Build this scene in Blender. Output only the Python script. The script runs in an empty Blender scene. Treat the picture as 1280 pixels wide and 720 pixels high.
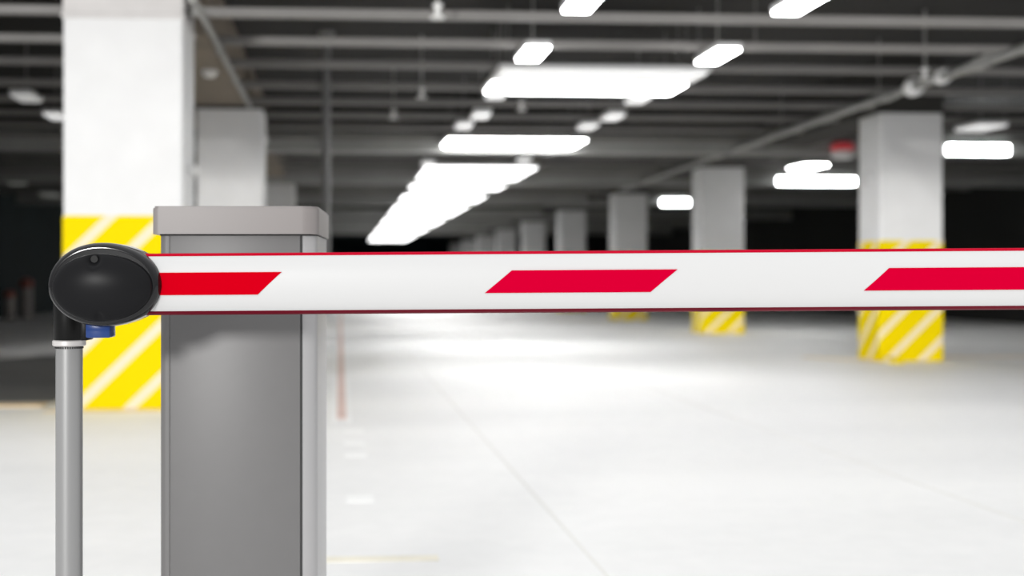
import bpy, bmesh, math
from mathutils import Matrix, Vector
PI = math.pi
C = bpy.context.scene.collection
F = 1500.0          # focal length in pixels of the 1280 px frame
PX, HY = 517.0, 347.0
PHI = math.atan((PX-425.0)/F)      # the garage axis is turned a little to the left of the lens axis
CO, SI = math.cos(PHI), math.sin(PHI)

def w2g(px, D):                    # garage (X, Z) of a point seen in column px at depth D
    x = (px-PX)/F*D
    return (x*CO+D*SI, -x*SI+D*CO)

# ---------------------------------------------------------------- materials
def mat(name, col, rough=.6, metal=0., noise=0., nscale=6., coat=0., bump=0., bscale=60., spec=.5, emit=None, es=0.):
    m = bpy.data.materials.new(name); m.use_nodes = True
    nt = m.node_tree; b = nt.nodes['Principled BSDF']
    b.inputs['Base Color'].default_value = (*col, 1)
    b.inputs['Roughness'].default_value = rough
    b.inputs['Metallic'].default_value = metal
    b.inputs['Coat Weight'].default_value = coat
    b.inputs['Coat Roughness'].default_value = .06
    b.inputs['Specular IOR Level'].default_value = spec
    if emit:
        b.inputs['Emission Color'].default_value = (*emit, 1)
        b.inputs['Emission Strength'].default_value = es
    tc = nt.nodes.new('ShaderNodeTexCoord')
    if noise > 0:
        n = nt.nodes.new('ShaderNodeTexNoise'); n.inputs['Scale'].default_value = nscale
        n.inputs['Detail'].default_value = 6
        r = nt.nodes.new('ShaderNodeMapRange')
        r.inputs['From Min'].default_value = .3; r.inputs['From Max'].default_value = .7
        r.inputs['To Min'].default_value = 1-noise; r.inputs['To Max'].default_value = 1+noise*.3
        mx = nt.nodes.new('ShaderNodeMix'); mx.data_type = 'RGBA'; mx.blend_type = 'MULTIPLY'
        mx.inputs[0].default_value = 1
        mx.inputs[6].default_value = (*col, 1)
        nt.links.new(tc.outputs['Object'], n.inputs['Vector'])
        nt.links.new(n.outputs['Fac'], r.inputs['Value'])
        nt.links.new(r.outputs[0], mx.inputs[7])
        nt.links.new(mx.outputs[2], b.inputs['Base Color'])
    if bump > 0:
        n2 = nt.nodes.new('ShaderNodeTexNoise'); n2.inputs['Scale'].default_value = bscale
        bp = nt.nodes.new('ShaderNodeBump'); bp.inputs['Strength'].default_value = bump
        bp.inputs['Distance'].default_value = .002
        nt.links.new(tc.outputs['Object'], n2.inputs['Vector'])
        nt.links.new(n2.outputs['Fac'], bp.inputs['Height'])
        nt.links.new(bp.outputs[0], b.inputs['Normal'])
    return m

def hazard_mat():
    m = mat('hazard_paint', (.80, .61, .001), .7, spec=.04)
    nt = m.node_tree; b = nt.nodes['Principled BSDF']
    tc = nt.nodes.new('ShaderNodeTexCoord'); sx = nt.nodes.new('ShaderNodeSeparateXYZ')
    nt.links.new(tc.outputs['Object'], sx.inputs[0])
    def M(op, a, bb):
        n = nt.nodes.new('ShaderNodeMath'); n.operation = op
        for i, v in enumerate((a, bb)):
            if isinstance(v, (int, float)): n.inputs[i].default_value = v
            else: nt.links.new(v, n.inputs[i])
        return n.outputs[0]
    s = M('SUBTRACT', M('SUBTRACT', sx.outputs[0], sx.outputs[1]), M('MULTIPLY', sx.outputs[2], 1.02))
    f = M('FRACT', M('ADD', M('DIVIDE', s, .405), 20.13), 0)
    g = M('LESS_THAN', f, .25)
    mx = nt.nodes.new('ShaderNodeMix'); mx.data_type = 'RGBA'
    mx.inputs[6].default_value = (.80, .61, .001, 1); mx.inputs[7].default_value = (.80, .70, .52, 1)
    nt.links.new(g, mx.inputs[0]); nt.links.new(mx.outputs[2], b.inputs['Base Color'])
    return m

def floor_mat(name, c0, c1, rough):
    m = bpy.data.materials.new(name); m.use_nodes = True
    nt = m.node_tree; b = nt.nodes['Principled BSDF']
    tc = nt.nodes.new('ShaderNodeTexCoord')
    mp = nt.nodes.new('ShaderNodeMapping'); mp.inputs['Scale'].default_value = (.16, .5, 1)
    n = nt.nodes.new('ShaderNodeTexNoise'); n.inputs['Scale'].default_value = 1.; n.inputs['Detail'].default_value = 5
    n2 = nt.nodes.new('ShaderNodeTexNoise'); n2.inputs['Scale'].default_value = 9.; n2.inputs['Detail'].default_value = 8
    ad = nt.nodes.new('ShaderNodeMath'); ad.operation = 'MULTIPLY_ADD'; ad.inputs[1].default_value = .25
    cr = nt.nodes.new('ShaderNodeValToRGB')
    cr.color_ramp.elements[0].position = .42; cr.color_ramp.elements[0].color = (*c0, 1)
    cr.color_ramp.elements[1].position = .72; cr.color_ramp.elements[1].color = (*c1, 1)
    nt.links.new(tc.outputs['Object'], mp.inputs[0]); nt.links.new(mp.outputs[0], n.inputs['Vector'])
    nt.links.new(tc.outputs['Object'], n2.inputs['Vector'])
    nt.links.new(n2.outputs['Fac'], ad.inputs[0]); nt.links.new(n.outputs['Fac'], ad.inputs[2])
    nt.links.new(ad.outputs[0], cr.inputs[0]); nt.links.new(cr.outputs[0], b.inputs['Base Color'])
    b.inputs['Roughness'].default_value = rough
    b.inputs['Specular IOR Level'].default_value = .3
    return m

M = dict(
    concrete=floor_mat('polished_concrete', (.80, .80, .795), (.90, .895, .885), .58),
    asphalt=floor_mat('bay_asphalt', (.10, .10, .10), (.17, .17, .165), .6),
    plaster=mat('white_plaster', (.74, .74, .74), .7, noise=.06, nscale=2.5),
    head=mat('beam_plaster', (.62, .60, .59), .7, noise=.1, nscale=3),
    hazard=hazard_mat(),
    slab=mat('ceiling_slab_paint', (.013, .012, .011), .9, noise=.3, nscale=1.5),
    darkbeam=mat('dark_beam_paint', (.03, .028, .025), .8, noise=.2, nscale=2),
    brownbeam=mat('brown_beam_paint', (.20, .165, .13), .8, noise=.2, nscale=2),
    joist=mat('joist_grey_paint', (.18, .173, .166), .55, noise=.12, nscale=2),
    beam=mat('cross_beam_paint', (.30, .30, .29), .6, noise=.12, nscale=2),
    wall=mat('black_wall_paint', (.012, .012, .011), .9, noise=.3, nscale=.6),
    tealwall=mat('dark_teal_wall_paint', (.012, .025, .027), .8, noise=.5, nscale=.5),
    pipe=mat('galvanised_pipe', (.28, .28, .27), .5, .2, noise=.15, nscale=4),
    pipedark=mat('dull_pipe', (.15, .15, .15), .6, noise=.15, nscale=4),
    pipew=mat('white_coupling', (.75, .75, .74), .5),
    casing=mat('lamp_casing', (.6, .6, .6), .5),
    panel=mat('panel_diffuser', (.9, .9, .9), .5, emit=(1, 1, 1), es=3.6),
    panelnear=mat('near_panel_diffuser', (.9, .9, .9), .5, emit=(1, 1, 1), es=18.0),
    paneldim=mat('dim_panel_diffuser', (.8, .8, .8), .5, emit=(1, 1, 1), es=.45),
    lamp=mat('lamp_diffuser', (.9, .9, .9), .5, emit=(1, 1, 1), es=24.0),
    tube=mat('tube_diffuser', (.9, .9, .9), .5, emit=(.96, 1, 1), es=26.0),
    softlamp=mat('soft_lamp_diffuser', (.8, .8, .8), .5, emit=(1, 1, 1), es=.6),
    greylamp=mat('grey_lamp_diffuser', (.7, .7, .7), .5, emit=(1, 1, 1), es=.25),
    dimlamp=mat('dim_lamp_diffuser', (.8, .8, .76), .5, emit=(.9, .95, .85), es=.08),
    redlamp=mat('red_lamp_lens', (.7, .05, .06), .3, emit=(1, .12, .15), es=.12),
    yellowline=mat('faded_yellow_line_paint', (.80, .62, .40), .6, noise=.15, nscale=8),
    paleline=mat('pale_yellow_line_paint', (.88, .84, .72), .6, noise=.1, nscale=8),
    whiteline=mat('white_line_paint', (.93, .93, .92), .6),
    redline=mat('worn_red_line_paint', (.82, .62, .56), .6, noise=.3, nscale=5),
    joint=mat('floor_joint', (.80, .79, .76), .7),
    cabinet=mat('cabinet_grey_coating', (.148, .145, .145), .42, .0, noise=.02, nscale=30, bump=.05, bscale=900),
    cabpost=mat('cabinet_corner_aluminium', (.40, .395, .40), .35, .15),
    cablid=mat('cabinet_lid_coating', (.245, .225, .22), .40, .0),
    seam=mat('seam_rubber', (.03, .03, .03), .7),
    steel=mat('post_grey_steel', (.30, .30, .30), .38, .4),
    washer=mat('washer_light_steel', (.62, .60, .59), .4, .3),
    armwhite=mat('arm_white_coating', (.59, .59, .59), .4, spec=.3),
    red=mat('red_reflective_tape', (.53, .0, .008), .6, spec=.0),
    crimson=mat('crimson_reflective_tape', (.53, .0, .026), .6, spec=.0),
    trimred=mat('red_rubber_trim', (.48, .0, .02), .6, spec=.02),
    shadedtrim=mat('red_trim_painted_shade', (.13, .0, .010), .5, spec=.1),  # trim red darkened: shade on the arm's underside painted into the colour
    black=mat('black_glossy_plastic', (.012, .012, .013), .30, spec=.05),
    shell=mat('black_gloss_shell', (.006, .006, .007), .10, spec=.42),
    blacksoft=mat('black_satin_plastic', (.005, .005, .005), .4, spec=.15),
    blue=mat('blue_plastic', (.004, .035, .18), .15),
    bollard=mat('bollard_grey', (.35, .32, .31), .6),
    bollardred=mat('bollard_red_band', (.35, .12, .10), .6),
)

# ---------------------------------------------------------------- mesh helpers
def box(bm, x0, x1, y0, y1, z0, z1, bev=0., seg=2):
    r = bmesh.ops.create_cube(bm, size=1)
    bmesh.ops.scale(bm, vec=(abs(x1-x0), abs(y1-y0), abs(z1-z0)), verts=r['verts'])
    bmesh.ops.translate(bm, vec=((x0+x1)/2, (y0+y1)/2, (z0+z1)/2), verts=r['verts'])
    if bev > 0:
        es = list({e for v in r['verts'] for e in v.link_edges})
        bmesh.ops.bevel(bm, geom=es, offset=bev, segments=seg, affect='EDGES', profile=.5)
    return bm

def cyl(bm, p0, p1, r0, r1=None, n=32, cap=True):
    p0, p1 = Vector(p0), Vector(p1); d = p1-p0
    r = bmesh.ops.create_cone(bm, cap_ends=cap, segments=n, radius1=r0, radius2=r0 if r1 is None else r1, depth=d.length)
    q = Vector((0, 0, 1)).rotation_difference(d.normalized()).to_matrix().to_4x4()
    bmesh.ops.transform(bm, matrix=Matrix.Translation((p0+p1)/2) @ q, verts=r['verts'])
    return bm

def lathe(bm, prof, c=(0, 0, 0), n=40):                     # prof: (radius, z), around vertical axis
    rings = []
    for r, z in prof:
        rings.append([bm.verts.new((c[0]+r*math.cos(2*PI*k/n), c[1]+r*math.sin(2*PI*k/n), c[2]+z)) for k in range(n)])
    for a, b in zip(rings, rings[1:]):
        for k in range(n):
            bm.faces.new((a[k], a[(k+1) % n], b[(k+1) % n], b[k]))
    bm.faces.new(list(reversed(rings[0]))); bm.faces.new(rings[-1])
    return bm

def prism(bm, pts, z0, z1):                                 # plan outline extruded upright
    a = [bm.verts.new((x, y, z0)) for x, y in pts]; b = [bm.verts.new((x, y, z1)) for x, y in pts]
    n = len(pts)
    for k in range(n): bm.faces.new((a[k], a[(k+1) % n], b[(k+1) % n], b[k]))
    bm.faces.new(list(reversed(a))); bm.faces.new(b)
    return bm

def obj(name, bm, m, parent=None, smooth=False, loc=None, rz=None):
    bmesh.ops.recalc_face_normals(bm, faces=bm.faces)
    me = bpy.data.meshes.new(name); bm.to_mesh(me); bm.free()
    me.materials.append(m)
    if smooth:
        for p in me.polygons: p.use_smooth = True
        me.set_sharp_from_angle(angle=math.radians(smooth if smooth > 1 else 35))
    o = bpy.data.objects.new(name, me); C.objects.link(o)
    if parent: o.parent = parent
    if loc is not None: o.location = loc
    if rz is not None: o.rotation_euler = (0, 0, rz)
    return o

NB = bmesh.new
def tag(o, label, cat, group=None, kind=None):
    o['label'] = label; o['category'] = cat
    if group: o['group'] = group
    if kind: o['kind'] = kind
    return o
def thing(name, label, cat, loc=(0, 0, 0), rz=0., group=None):
    o = bpy.data.objects.new(name, None); C.objects.link(o); o.empty_display_size = .1
    o.location = loc; o.rotation_euler = (0, 0, rz)
    return tag(o, label, cat, group)
def G(X, Z, h=0.): return (X*CO-Z*SI, X*SI+Z*CO, h)         # garage coordinates to world
def gobj(name, bm, m, X, Z, h=0., smooth=False):
    return obj(name, bm, m, None, smooth, G(X, Z, h), PHI)
def gthing(name, label, cat, X, Z, h=0., group=None):
    return thing(name, label, cat, G(X, Z, h), PHI, group)
def struct(o): o['kind'] = 'structure'; return o
def copy_tree(o, parent=None):
    c = o.copy(); C.objects.link(c)
    if parent: c.parent = parent
    for ch in [k for k in bpy.data.objects if k.parent == o]: copy_tree(ch, c)
    return c
ORD = ['first', 'second', 'third', 'fourth', 'fifth', 'sixth', 'seventh', 'eighth', 'ninth', 'tenth', 'eleventh', 'twelfth',
       'thirteenth', 'fourteenth', 'fifteenth', 'sixteenth', 'seventeenth', 'eighteenth', 'nineteenth', 'twentieth']

# ---------------------------------------------------------------- the setting
XL, XR, ZE = -8.2, 14.6, 76.
struct(gobj('floor', box(NB(), XL-6, XR+3, -8, ZE+.3, -.2, 0), M['concrete'], 0, 0))
struct(gobj('floor_parking_bay', box(NB(), XL+.01, -2.3, 9.75, 15.6, 0, .006), M['asphalt'], 0, 0))
struct(gobj('ceiling', box(NB(), XL, XR, 8.3, ZE, 3.6, 3.85), M['slab'], 0, 0))
struct(gobj('wall_right', box(NB(), XR, XR+.3, 8.3, ZE, 0, 3.6), M['wall'], 0, 0))
struct(gobj('wall_left', box(NB(), XL-.3, XL, 8.3, ZE, 0, 3.6), M['tealwall'], 0, 0))
struct(gobj('wall_back', box(NB(), XL, XR, ZE, ZE+.3, 0, 3.6), M['tealwall'], 0, 0))

# ---------------------------------------------------------------- joists and beams under the slab
JZ = [9.39, 10.5, 11.59, 12.87] + [12.87+1.18*k for k in range(1, 15)]
MB = [17.95, 24.0, 31.0, 38.0, 45.0, 52.0]
k = 0
j0 = None
for z in JZ:
    if min(abs(z-b) for b in MB) < .3: continue
    if j0 is None:
        b = NB(); box(b, XL, XR, -.035, .035, 0, .075, .008, 1); [cyl(b, (XL+1.9+5*q, 0, .07), (XL+1.9+5*q, 0, .58), .006, n=8) for q in range(5)]
        j0 = gobj('ceiling_joist', b, M['joist'], 0, z, 3.02); o = j0
    else:
        o = j0.copy(); C.objects.link(o); o.location = G(0, z, 3.02)
    tag(o, 'long grey steel joist under the dark ceiling, %s counted from the nearest' % ORD[k], 'ceiling joist', 'grey joists crossing under the ceiling')
    k += 1
m0 = None
for i, z in enumerate(MB):
    if m0 is None:
        b = NB(); box(b, XL, XR, 0, .22, 0, .30, .012, 1)
        m0 = gobj('cross_beam', b, M['beam'], 0, z, 2.88); o = m0
        obj('upper_web', box(NB(), XL, XR, .04, .18, .29, .72), M['darkbeam'], m0)
    else:
        o = copy_tree(m0); o.location = G(0, z, 2.88)
    tag(o, 'pale grey concrete cross beam spanning the garage, %s of its kind from the entrance' % ORD[i], 'beam', 'pale cross beams under the ceiling')

# ---------------------------------------------------------------- columns
def column(X0, X1, Z, dep, label, group, headm, yellow=1.45, hx=None):
    t = gthing('concrete_column', label, 'column', (X0+X1)/2, Z+dep/2, 0, group)
    w = (X1-X0)/2; d = dep/2
    obj('shaft', box(NB(), -w, w, -d, d, 0, 2.98, .02, 2), M['plaster'], t)
    obj('hazard_band', box(NB(), -w-.006, w+.006, -d-.006, d+.006, .0, yellow, .02, 2), M['hazard'], t)
    b = NB(); box(b, -w-.012, w+.012, -d-.012, d+.012, 2.96, 3.0, .006, 1)
    obj('capital', b, headm, t)
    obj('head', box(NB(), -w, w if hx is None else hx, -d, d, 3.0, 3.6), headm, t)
    return t
GL, GR = 'columns left of the driving lane', 'columns right of the driving lane'
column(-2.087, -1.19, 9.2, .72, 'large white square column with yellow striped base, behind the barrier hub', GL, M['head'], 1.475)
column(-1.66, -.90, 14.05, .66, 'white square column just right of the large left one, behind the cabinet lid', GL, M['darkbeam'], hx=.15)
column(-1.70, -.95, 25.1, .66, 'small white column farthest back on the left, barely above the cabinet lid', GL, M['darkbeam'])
rz = [13.9, 20.95, 27.7, 34.7, 41.6, 48.6, 55.6, 62.6, 69.6]
nm = ['nearest white square column on the right with yellow striped base', 'second white column on the right, yellow base showing below the barrier arm',
      'third column on the right, a sliver of yellow base below the arm']
for i, z in enumerate(rz):
    lb = nm[i] if i < 3 else 'pale distant column on the right of the lane, %s from the front' % ORD[i]
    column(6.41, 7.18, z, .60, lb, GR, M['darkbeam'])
def lbeam(X0, X1, Z0, Z1, m, label, h=3.0):
    o = gobj('longitudinal_beam', box(NB(), X0, X1, 0, Z1-Z0, 0, .6), m, 0, Z0, h)
    return tag(o, label, 'beam', None)
lbeam(-2.05, -1.09, 9.93, 14.04, M['brownbeam'], 'brown ceiling beam between the two nearest left columns')
lbeam(-1.95, -1.09, 14.72, 25.09, M['brownbeam'], 'brown ceiling beam running back from the second left column')
for i in range(len(rz)-1):
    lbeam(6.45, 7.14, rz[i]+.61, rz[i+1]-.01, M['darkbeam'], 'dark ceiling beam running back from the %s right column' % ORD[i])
# conduit along the edge of the left beam
for z0, z1, lb in ((8.6, 14.0, 'thin conduit along the lower edge of the nearest brown left beam'), (14.74, 17.9, 'thin conduit along the brown beam behind the second left column')):
    b = NB(); cyl(b, (0, 0, 0), (0, z1-z0, 0), .028, n=20)
    for q in range(int((z1-z0)/1.6)): box(b, -.043, .035, .4+q*1.6, .44+q*1.6, -.03, .03)
    tag(gobj('conduit', b, M['pipe'], -1.045, z0, 2.988, 35), lb, 'conduit')

# ---------------------------------------------------------------- luminaires
def panel(Z0, Z1, label, m='panel'):
    t = gthing('light_panel', label, 'light panel', 2.52, (Z0+Z1)/2, 2.95, 'wide light panels over the lane')
    w = 1.02; d = (Z1-Z0)/2
    b = NB(); box(b, -w, w, -d, d, .02, .07, .008, 1)
    obj('housing', b, M['casing'], t)
    obj('diffuser', box(NB(), -w+.03, w-.03, -d+.03, d-.03, -.004, .021, .004, 1), M[m], t)
    for sx in (-1, 1):
        for sy in (-.7, .7): obj('hanger', cyl(NB(), (sx*(w-.1), sy*d, .069), (sx*(w-.1), sy*d, .65), .004, n=8), M['pipe'], t)
panel(11.25, 11.85, 'nearest and dimmer light panel over the lane', 'paneldim')
panel(11.95, 12.65, 'bright wide light panel just behind the dimmer nearest one', 'panelnear')
panel(16.9, 17.93, 'second glowing light panel over the lane, in front of the first cross beam', 'panelnear')
panel(21.2, 23.96, 'long glowing light panel just before the second cross beam')
panel(24.25, 26.6, 'long glowing light panel just behind the second cross beam')
panel(28.6, 30.96, 'glowing light panel before the third cross beam')
panel(31.25, 34.6, 'glowing light panel behind the third cross beam')
panel(35.1, 37.96, 'distant glowing light panel before the fourth cross beam')
panel(38.3, 44.9, 'distant glowing light panel beyond the fourth cross beam')
panel(45.3, 51.9, 'distant glowing light panel beyond the fifth cross beam')
panel(52.3, 64., 'farthest glowing light panel at the end of the lane')

def lamp(px, py, w, l, label, group, m='lamp'):
    D = 1.96*F/(HY-py); X, Z = w2g(px, D)
    t = gthing('ceiling_lamp', label, 'ceiling lamp', X, Z, 2.95, group)
    obj('housing', box(NB(), -w/2, w/2, -l/2, l/2, .012, .06, .01, 2), M['casing'], t)
    obj('diffuser', box(NB(), -w/2+.012, w/2-.012, -l/2+.012, l/2-.012, -.012, .014, .008, 2), M[m], t)
    obj('stem', cyl(NB(), (0, 0, .058), (0, 0, .65), .006, n=12), M['pipe'], t)
gl, gr = 'small lamps in the row left of the panels', 'small lamps in the row right of the panels'
L = [(730, 1), (666, 66), (621, 118), (601, 144), (580, 157), (545, 186), (535, 204)]
for i, (x, y) in enumerate(L):
    lamp(x, y, .22, .62 if i < 2 else .5, 'small bright rectangular ceiling lamp, %s from the front in the row left of the panels' % ORD[i], gl, 'lamp' if i < 2 else 'softlamp')
R = [(1002, 3), (897, 69), (798, 124), (766, 146), (735, 158), (690, 190), (655, 200)]
for i, (x, y) in enumerate(R):
    lamp(x, y, .22, .66 if i < 2 else .5, 'small bright rectangular ceiling lamp, %s from the front in the row right of the panels' % ORD[i], gr, 'lamp' if i < 2 else 'softlamp')
lamp(33, 122, .24, .5, 'left lamp of two over the left bay, beside the large column', None, 'greylamp')
lamp(70, 145, .22, .5, 'lamp touching the large left column edge, over the left bay', None, 'softlamp')
lamp(18, 228, .35, .8, 'dim lamp low in the dark far left bay', None, 'dimlamp')
lamp(62, 244, .35, .8, 'dim lamp far back in the left bay, close beside the large column', None, 'dimlamp')
lamp(1226, 159, .42, .6, 'small lamp above the bright tube at the right edge', None, 'softlamp')
lamp(1010, 208, .45, .8, 'small lamp above the bright tube between the two nearest right columns', None)

# tube lights fixed to the front of the cross beams in the right bay
def tube(px0, px1, D, z, label):
    X0, _ = w2g(px0, D); X1, _ = w2g(px1, D)
    zz = min(MB, key=lambda v: abs(v-D))
    t = gthing('tube_light', label, 'tube light', (X0+X1)/2, zz, z, 'tube lights on the beams of the right bay')
    w = (X1-X0)/2
    obj('housing', box(NB(), -w, w, -.05, -.001, -.02, .15, .008, 1), M['casing'], t)
    obj('diffuser', box(NB(), -w+.03, w-.03, -.10, -.048, -.01, .14, .02, 3), M['tube'], t)
tube(1186, 1272, 18.3, 2.90, 'bright tube light on the cross beam at the right edge')
tube(962, 1064, 24.8, 2.90, 'bright tube light between the two nearest right columns')
tube(820, 858, 31.8, 2.90, 'bright tube light between the second and third right columns')

# red topped warning light, detector, sprinklers
X, Z = w2g(1053, 17.9)
t = gthing('warning_lamp', 'small warning lamp with red top hanging left of the nearest right column', 'warning lamp', X, Z, 2.84)
obj('lens', lathe(NB(), [(.10, .05), (.17, .06), (.17, .12), (.12, .17), (.03, .18)]), M['redlamp'], t, 40)
obj('base', lathe(NB(), [(.10, -.07), (.15, -.05), (.16, .0), (.14, .055)]), M['pipew'], t, 40)
obj('stem', cyl(NB(), (0, 0, .17), (0, 0, .76), .015, n=12), M['pipe'], t)
X, Z = w2g(262, 11.6)
t = gthing('smoke_detector', 'small round white detector under the brown left beam', 'smoke detector', X, Z, 2.955)
obj('cover', lathe(NB(), [(.02, -.02), (.05, -.015), (.065, .01), (.07, .02)]), M['pipew'], t, 40)
obj('base', lathe(NB(), [(.075, .018), (.078, .045)]), M['casing'], t, 40)
s0 = None
for i, (px, py, lb) in enumerate([(547, 14, 'small pale sprinkler head at the nearest joist'), (527, 116, 'small sprinkler head hanging below the joists, left of the lamps'),
                                 (492, 143, 'faint sprinkler head lower left of the lamp row'), (652, 132, 'greenish box-like sprinkler head below the nearest light panel'),
                                 (1156, 92, 'small sprinkler head beside the slanting pipe')]):
    D = 1.98*F/(HY-py); X, Z = w2g(px, D)
    if s0 is None:
        s0 = gthing('sprinkler_head', lb, 'sprinkler', X, Z, 2.98, 'sprinkler heads'); o = s0
        obj('deflector', lathe(NB(), [(.01, -.06), (.055, -.055), (.055, -.045), (.02, -.03), (.022, .03), (.04, .035), (.04, .05)]), M['pipew'], s0, 40)
        obj('drop_pipe', cyl(NB(), (0, 0, .045), (0, 0, .62), .014, n=12), M['pipe'], s0)
    else:
        o = copy_tree(s0); o.location = G(X, Z, 2.98)
    tag(o, lb, 'sprinkler', 'sprinkler heads')

# ---------------------------------------------------------------- pipes
pt = gthing('ceiling_pipe', 'long grey pipe with couplings running back below the joists on the right', 'pipe', 5.75, 9.0, 2.94)
obj('pipe_run', cyl(NB(), (0, 0, 0), (.43, 17, 0), .045, n=24), M['pipe'], pt, 40)
for px, r, l, m in ((1142, .095, .10, 'pipew'), (1178, .072, .10, 'pipew'), (1112, .06, .2, 'pipe'), (1032, .062, .16, 'pipe'), (1228, .062, .2, 'pipe')):
    # depth at which the run passes column px
    lo, hi = 3., 30.
    for _ in range(40):
        mid = (lo+hi)/2; xx = 5.75+.0253*(mid-9); a = xx*CO-mid*SI; d = xx*SI+mid*CO
        if PX+F*a/d > px: lo = mid
        else: hi = mid
    y = mid-9.0
    if m == 'pipew': obj('coupling', lathe(NB(), [(r*.8, -l/2), (r, -l/2+.01), (r, l/2-.01), (r*.8, l/2)]), M[m], pt, 40, loc=(.0253*y, y, 0)).rotation_euler = (PI/2, 0, 0)
    else: obj('coupling', cyl(NB(), (.0253*(y-l/2), y-l/2, 0), (.0253*(y+l/2), y+l/2, 0), r, n=24), M[m], pt, 40)
for q in range(6):
    y = .6+q*3.1
    b = NB(); cyl(b, (.0253*y, y, .03), (.0253*y, y, .66), .008, n=8); box(b, -.045+.0253*y, .045+.0253*y, y-.015, y+.015, -.045, .045)
    obj('hanger', b, M['pipe'], pt)
X, Z = w2g(408, 12.7)
t = gthing('drop_pipe', 'vertical grey pipe coming down from the ceiling behind the cabinet', 'pipe', X, Z, 0)
obj('pipe_run', cyl(NB(), (0, 0, 1.12), (0, 0, 3.58), .044, n=24), M['pipedark'], t, 40)
obj('flange', cyl(NB(), (0, 0, 3.57), (0, 0, 3.6), .09, n=24), M['pipe'], t, 40)
obj('elbow', lathe(NB(), [(.03, 1.06), (.055, 1.07), (.055, 1.14), (.044, 1.15)]), M['pipe'], t, 40)

# small box on the large column, junction box on right column
tag(gobj('security_camera', box(box(NB(), -.001, .055, -.05, .05, -.045, .045, .012, 2), .05, .085, -.04, .03, -.03, .03, .008, 2), M['pipew'], -1.19, 9.5, 1.84),
    'small white box on the right side of the large left column', 'camera')
X, Z = w2g(1089, 14.28)
tag(gobj('junction_box', box(NB(), -.05, -.0, -.07, .07, -.09, .09, .01, 2), M['casing'], 6.41, 14.2, 2.2), 'small grey box on the lane side of the nearest right column', 'junction box')

# ---------------------------------------------------------------- marks on the floor
def strip(name, X0, X1, Z0, Z1, m, label, cat, h=.004, group=None):
    return tag(gobj(name, box(NB(), X0, X1, Z0, Z1, 0, h), M[m], 0, 0), label, cat, group)
strip('painted_line', -.055, -.024, 8.3, 40, 'whiteline', 'thin white border on the left of the worn red floor line', 'floor marking', .003)
strip('painted_line', .047, .078, 8.3, 40, 'whiteline', 'thin white border on the right of the worn red floor line', 'floor marking', .003)
strip('painted_line', -.022, .045, 8.5, 40, 'redline', 'worn red line on the floor right of the cabinet', 'floor marking', .005)
for i, (z, l) in enumerate(((7.75, .16), (7.2, .14), (6.7, .14), (5.35, .16))):
    strip('floor_dash', .03, .15, z, z+l, 'whiteline', 'small white floor dash, %s from the end of the red line' % ORD[i], 'floor marking', .003, 'white dashes after the red line')
strip('painted_line', -.15, .35, 4.22, 4.3, 'paleline', 'short pale yellow line across the floor near the cabinet', 'floor marking', .003)
strip('floor_joint', .888, .899, 3.2, 40, 'joint', 'thin joint line running along the lane from the photo bottom', 'floor joint', .002)
strip('floor_joint', 2.79, 2.805, 3.2, 12, 'joint', 'faint thin joint line on the floor at the right', 'floor joint', .002)
strip('painted_line', XL+.05, -2.3, 9.42, 9.62, 'yellowline', 'faded yellow kerb line on the floor left of the support post', 'floor marking', .012)
strip('painted_line', -2.2, -1.0, 9.05, 9.12, 'yellowline', 'short faded yellow line at the foot of the large left column', 'floor marking', .004)
strip('painted_line', 7.3, XR-.1, 14.6, 14.75, 'yellowline', 'faded yellow line running right from the nearest right column', 'floor marking', .004)
o = strip('painted_line', -.06, .06, 0, 1.1, 'yellowline', 'short slanting yellow line left of the nearest right column foot', 'floor marking', .004)
o.location = G(6.42, 13.85); o.rotation_euler = (0, 0, PHI+math.radians(32))
t = gthing('corner_guard', 'low yellow corner guard at the foot of the nearest right column', 'corner guard', 6.46, 13.8)
b = NB(); prism(b, [(-.09, .02), (-.04, -.25), (.07, -.25), (.16, .08)], 0, .06)
obj('wedge', b, M['hazard'], t)
o = strip('painted_line', -.1, .1, 0, 6, 'joint', 'pale diagonal line on the dark left bay floor', 'floor marking', .004)
o.location = G(-7.6, 10.8, .006); o.rotation_euler = (0, 0, PHI-math.radians(38))
X, Z = w2g(33, 29.5)
t = gthing('bollard', 'taller blurry grey bollard with reddish top in the far left bay', 'bollard', X, Z)
obj('tube', lathe(NB(), [(.20, 0), (.20, .02), (.15, .03), (.15, .75)]), M['bollard'], t, 40)
obj('cap', lathe(NB(), [(.155, .75), (.155, .9), (.12, .96), (.03, .98)]), M['bollardred'], t, 40)
X, Z = w2g(12, 28.5)
o = copy_tree(t); o.location = G(X, Z); o.scale = (.8, .8, .7); tag(o, 'shorter blurry grey bollard at the far left edge of the photo', 'bollard')

# ================================================================ the barrier (aligned with the lens)
def wx(px, D): return (px-PX)/F*D
def wz(py, D): return 1.0+(HY-py)/F*D
def rounded(x0, x1, y0, y1, rs, n=8):                       # plan outline, radii per corner: FL, FR, BR, BL
    pts = []
    for (cx, cy, sx, sy, a0), r in zip(((x0, y0, 1, 1, PI), (x1, y0, -1, 1, 1.5*PI), (x1, y1, -1, -1, 0), (x0, y1, 1, -1, .5*PI)), rs):
        for i in range(n+1):
            a = a0+.5*PI*i/n
            pts.append((cx+sx*r+r*math.cos(a), cy+sy*r+r*math.sin(a)))
    return pts
D = 2.45
cx0, cx1 = wx(201, D), wx(396, D)
cab = thing('barrier_cabinet', 'grey metal barrier cabinet with overhanging lid, behind the red and white arm', 'barrier cabinet', ((cx0+cx1)/2, D+.15, 0))
ox, oy = (cx0+cx1)/2, D+.15
HT = wz(258, D)                                              # top of lid
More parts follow.
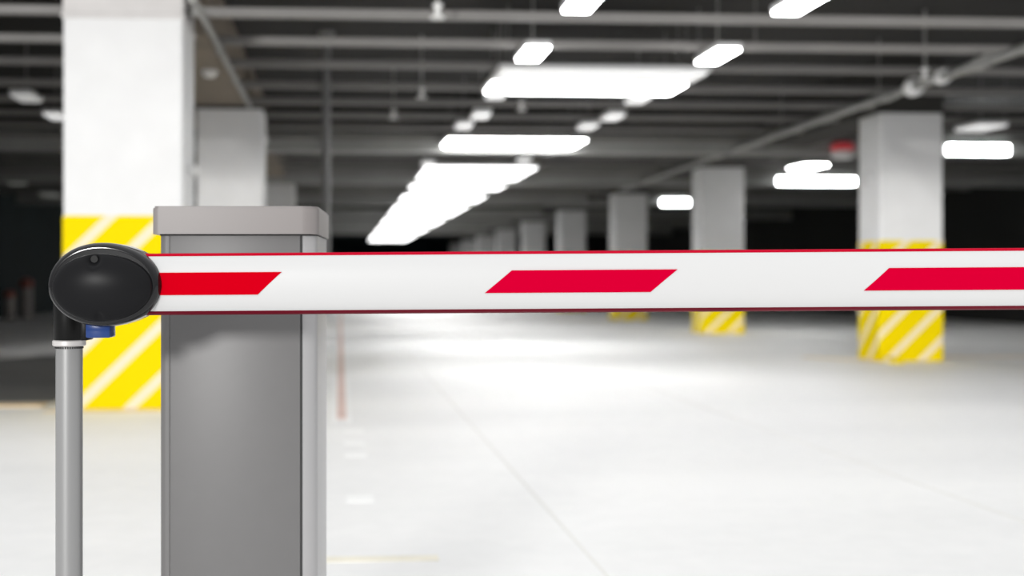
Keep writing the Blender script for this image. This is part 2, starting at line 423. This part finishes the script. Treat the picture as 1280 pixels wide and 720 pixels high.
def cb(name, bm, m, smooth=40, parent=cab):
    o = obj(name, bm, m, parent, smooth)
    if parent is cab: pass
    return o
def loc(pts): return [(x-ox, y-oy) for x, y in pts]
cb('body', prism(NB(), loc(rounded(cx0, cx1, D, D+.29, (.018, .034, .02, .02))), .03, HT-.03), M['cabpost'])
# front door panel, its right edge leaves a dark seam before the corner post
fx0, fx1 = wx(213, D), wx(375.5, D)
cb('door', box(NB(), fx0-ox, fx1-ox, D-.004-oy, D+.004-oy, .08, wz(294, D), .002, 2), M['cabinet'])
cb('seam', box(NB(), fx1-ox+.0002, fx1-ox+.004, D-.0015-oy, D+.002-oy, .08, wz(294, D)), M['seam'])
cb('left_corner', prism(NB(), loc(rounded(cx0-.002, fx0-.001, D-.002, D+.05, (.014, .001, .001, .001))), .05, wz(294, D)), M['cabinet'])
lx0, lx1 = wx(190, D-.012), wx(398, D-.012)
b = NB(); prism(b, loc(rounded(lx0, lx1, D-.014, D+.30, (.014, .034, .02, .02))), wz(292.5, D-.014), HT-.004)
pr = loc(rounded(lx0+.003, lx1-.003, D-.011, D+.297, (.012, .032, .018, .018))); prism(b, pr, HT-.0045, HT)
cb('lid', b, M['cablid'])
cb('lid_gap', prism(NB(), loc(rounded(lx0+.012, lx1-.004, D-.006, D+.29, (.014, .034, .02, .02))), wz(294.5, D), wz(292.4, D)), M['seam'])
cb('plinth', prism(NB(), loc(rounded(cx0-.012, cx1+.012, D-.012, D+.30, (.01, .01, .01, .01))), 0, .03), M['seam'])

# support post
D = 2.275
px0 = wx(86.5, D)
post = thing('support_post', 'round grey steel post with black collar under the barrier hub', 'post', (px0, D, 0))
obj('pole', cyl(NB(), (0, 0, .01), (0, 0, wz(432, D)), .0250, n=48), M['steel'], post, 40)
obj('foot', lathe(NB(), [(.09, 0), (.09, .012), (.034, .016), (.03, .03)], n=48), M['steel'], post, 40)
b = NB(); lathe(b, [(.0285, 0), (.031, .002), (.031, .010), (.0285, .012)], (0, 0, wz(432.5, D)), 48)
obj('washer', b, M['washer'], post, 40)
b = NB()
for q in range(36):                                          # fine teeth below the washer
    a = 2*PI*q/36
    r = bmesh.ops.create_cube(b, size=1)
    bmesh.ops.scale(b, vec=(.002, .0022, .004), verts=r['verts'])
    bmesh.ops.transform(b, matrix=Matrix.Rotation(a, 4, 'Z') @ Matrix.Translation((.0255, 0, wz(434, D))), verts=r['verts'])
obj('toothed_ring', b, M['seam'], post)
b = NB(); lathe(b, [(.0285, 0), (.0295, .002), (.0295, .105), (.026, .11)], (0, 0, wz(424.5, D)), 48)
obj('collar', b, M['blacksoft'], post, 40)

# barrier arm: pivot at hub centre, rises slightly to the right
D = 2.2
hx, hz = wx(129, 2.155), wz(356, 2.155)
arm = thing('boom_gate', 'red and white striped barrier arm with black oval hub at its left end', 'barrier arm', (hx, D, hz))
TILT = math.atan(7/1080.)
arm.rotation_euler = (0, -TILT, 0)
HH, DD = 77/2/F*2.17, .032
def oval(e=0.):                                              # section outline (y, z), flat front, rounded shoulders
    pts = []
    for i in range(72):
        a = 2*PI*i/72
        c, s = math.cos(a), math.sin(a)
        pts.append((-(DD+e)*math.copysign(abs(c)**.78, c), (HH+e)*math.copysign(abs(s)**.9, s)))
    return pts
def sweep(bm, outline, x0, x1, close=True):
    a = [bm.verts.new((x0, y, z)) for y, z in outline]; b = [bm.verts.new((x1, y, z)) for y, z in outline]
    n = len(outline)
    for k in range(n if close else n-1): bm.faces.new((a[k], a[(k+1) % n], b[(k+1) % n], b[k]))
    bm.faces.new(list(reversed(a))); bm.faces.new(b)
    return bm
AL = wx(2150, D)-hx
obj('boom', sweep(NB(), oval(), .03, AL), M['armwhite'], arm, 60)
def trim(z0, sgn):
    o_ = [(y, z) for y, z in oval(.0009) if z*sgn > z0]
    o_.sort(key=lambda p: p[0])
    inner = [(y, z) for y, z in oval(-.003) if z*sgn > z0-.003]; inner.sort(key=lambda p: -p[0])
    return o_+inner
obj('top_trim', sweep(NB(), trim(HH-.0055, 1), .035, AL), M['trimred'], arm, 60)
obj('bottom_trim', sweep(NB(), trim(HH-.0078, -1), .035, AL), M['shadedtrim'], arm, 60)['label'] = 'red rubber trim with underside shade painted in'
# coloured tapes on the flat front
DF = 2.2-DD
def tape(bl, tl, tr, br, m, zt=.0212, zb=-.0195):
    b = NB(); y0, y1 = -DD-.0006, -DD+.006
    q = [(wx(bl, DF)-hx, zb), (wx(tl, DF)-hx, zt), (wx(tr, DF)-hx, zt), (wx(br, DF)-hx, zb)]
    f = [b.verts.new((x, y0, z)) for x, z in q]; g = [b.verts.new((x, y1, z)) for x, z in q]
    b.faces.new(f); b.faces.new(list(reversed(g)))
    for k in range(4): b.faces.new((f[k], f[(k+1) % 4], g[(k+1) % 4], g[k]))
    o = obj('reflective_tape', b, m, arm)
    return o
tape(165, 165, 352, 322, M['red'])['label'] = 'bright red reflective tape next to the hub'
tape(606, 640, 847, 813, M['crimson'])
tape(1080, 1112, 1322, 1288, M['crimson'])
tape(1554, 1586, 1796, 1762, M['crimson'])
obj('end_cap', sweep(NB(), oval(.001), AL-.002, AL+.01), M['blacksoft'], arm, 60)

# hub: oval shell with a lower dome on the front
RX, RZ = .1030, .0762
def hub_rings(prof, cx, cz, dents=(), n=96):
    # prof: list of (scale x, scale z, y)
    b = NB(); rings = []
    for sx, sz, y in prof:
        ring = []
        for k in range(n):
            a = 2*PI*k/n; c, s = math.cos(a), math.sin(a)
            egg = 1.0+.05*c*(1 if s > 0 else .3)*abs(s)*-1
            x = cx+sx*c; z = cz+sz*s*egg
            yy = y
            for dx, dz, rr, dep in dents:
                q = ((x-dx)**2+(z-dz)**2)/(rr*rr)
                yy += dep*math.exp(-q**1.5)
            ring.append(b.verts.new((x, yy, z)))
        rings.append(ring)
    for a_, b_ in zip(rings, rings[1:]):
        for k in range(n): b.faces.new((a_[k], a_[(k+1) % n], b_[(k+1) % n], b_[k]))
    b.faces.new(rings[0]); b.faces.new(list(reversed(rings[-1])))
    return b
P = [(RX*.90, RZ*.88, .050), (RX*.97, RZ*.97, .046), (RX*1.0, RZ*1.0, .030), (RX*1.0, RZ*1.0, -.020), (RX*.995, RZ*.995, -.032),
     (RX*.975, RZ*.972, -.041), (RX*.94, RZ*.93, -.046), (RX*.905, RZ*.885, -.048), (RX*.86, RZ*.83, -.047)]
hub = obj('hub_shell', hub_rings(P, 0, 0), M['shell'], arm, 70)
N = 34
P2 = [(RX*.875, RZ*.80, -.040)]
for i in range(N+1):
    t_ = i/N*.97*PI/2
    P2.append((RX*.875*math.cos(t_), RZ*.80*math.cos(t_), -.0475-.026*math.sin(t_)**.9 if t_ > 0 else -.0475))
dents = [(-.013, .044, .0105, .014), (-.004, -.056, .0075, .006)]
cap = obj('hub_cover', hub_rings(P2, -.001, -.0055, dents, 128), M['black'], hub, 70)
b = NB(); cyl(b, (-.013, -.0555, .046), (-.013, -.048, .046), .0065, n=24)
obj('screw', b, M['blacksoft'], cap, 40)
# blue latch and bracket under the hub
b = NB(); box(b, wx(111, 2.2)-hx, wx(141, 2.2)-hx, -.025, .02, wz(421.5, 2.2)-hz, wz(402, 2.2)-hz, .003, 3)
obj('latch', b, M['blue'], arm, 40)['label'] = 'blue plastic latch'
b = NB(); box(b, wx(103, 2.2)-hx, wx(111, 2.2)-hx, -.015, .03, wz(425, 2.2)-hz, wz(400, 2.2)-hz, .002, 2)
obj('bracket', b, M['blacksoft'], arm, 40)

# ---------------------------------------------------------------- daylight from the open entrance behind the camera
w = bpy.data.worlds.new('daylight'); bpy.context.scene.world = w; w.use_nodes = True
nt = w.node_tree; bg = nt.nodes['Background']
tc = nt.nodes.new('ShaderNodeTexCoord'); sx = nt.nodes.new('ShaderNodeSeparateXYZ'); cr = nt.nodes.new('ShaderNodeValToRGB')
cr.color_ramp.elements[0].position = 0.; cr.color_ramp.elements[0].color = (.50, .50, .50, 1)
cr.color_ramp.elements[1].position = .9; cr.color_ramp.elements[1].color = (1.12, 1.13, 1.14, 1)
nt.links.new(tc.outputs['Generated'], sx.inputs[0]); nt.links.new(sx.outputs[2], cr.inputs[0]); nt.links.new(cr.outputs[0], bg.inputs['Color'])
bg.inputs['Strength'].default_value = 1.0

sl = bpy.data.lights.new('low_sun', 'SUN'); sl.energy = 1.8; sl.angle = math.radians(7); sl.color = (1, .99, .97)
so = bpy.data.objects.new('low_sun', sl); C.objects.link(so)
dv = Vector((math.sin(math.radians(17)), math.cos(math.radians(17)), -math.tan(math.radians(11))))   # travels inwards from behind, from the left
so.rotation_euler = dv.to_track_quat('-Z', 'Y').to_euler(); so.location = (-3, -7, 4)

# ---------------------------------------------------------------- camera
cd = bpy.data.cameras.new('camera'); co = bpy.data.objects.new('camera', cd); C.objects.link(co)
co.location = (0, 0, 1.0); co.rotation_euler = (PI/2, 0, 0)
cd.sensor_fit = 'HORIZONTAL'; cd.sensor_width = 36.; cd.lens = 36.*F/1280.
cd.shift_x = (640-PX)/1280.; cd.shift_y = -(360-HY)/1280.
cd.dof.use_dof = True; cd.dof.focus_distance = 2.22; cd.dof.aperture_fstop = 2.2
cd.clip_end = 300
sc = bpy.context.scene; sc.camera = co
sc.view_settings.view_transform = 'Standard'; sc.view_settings.look = 'None'
sc.view_settings.gamma = 1; sc.view_settings.use_curve_mapping = False
sc.view_settings.exposure = 0.07
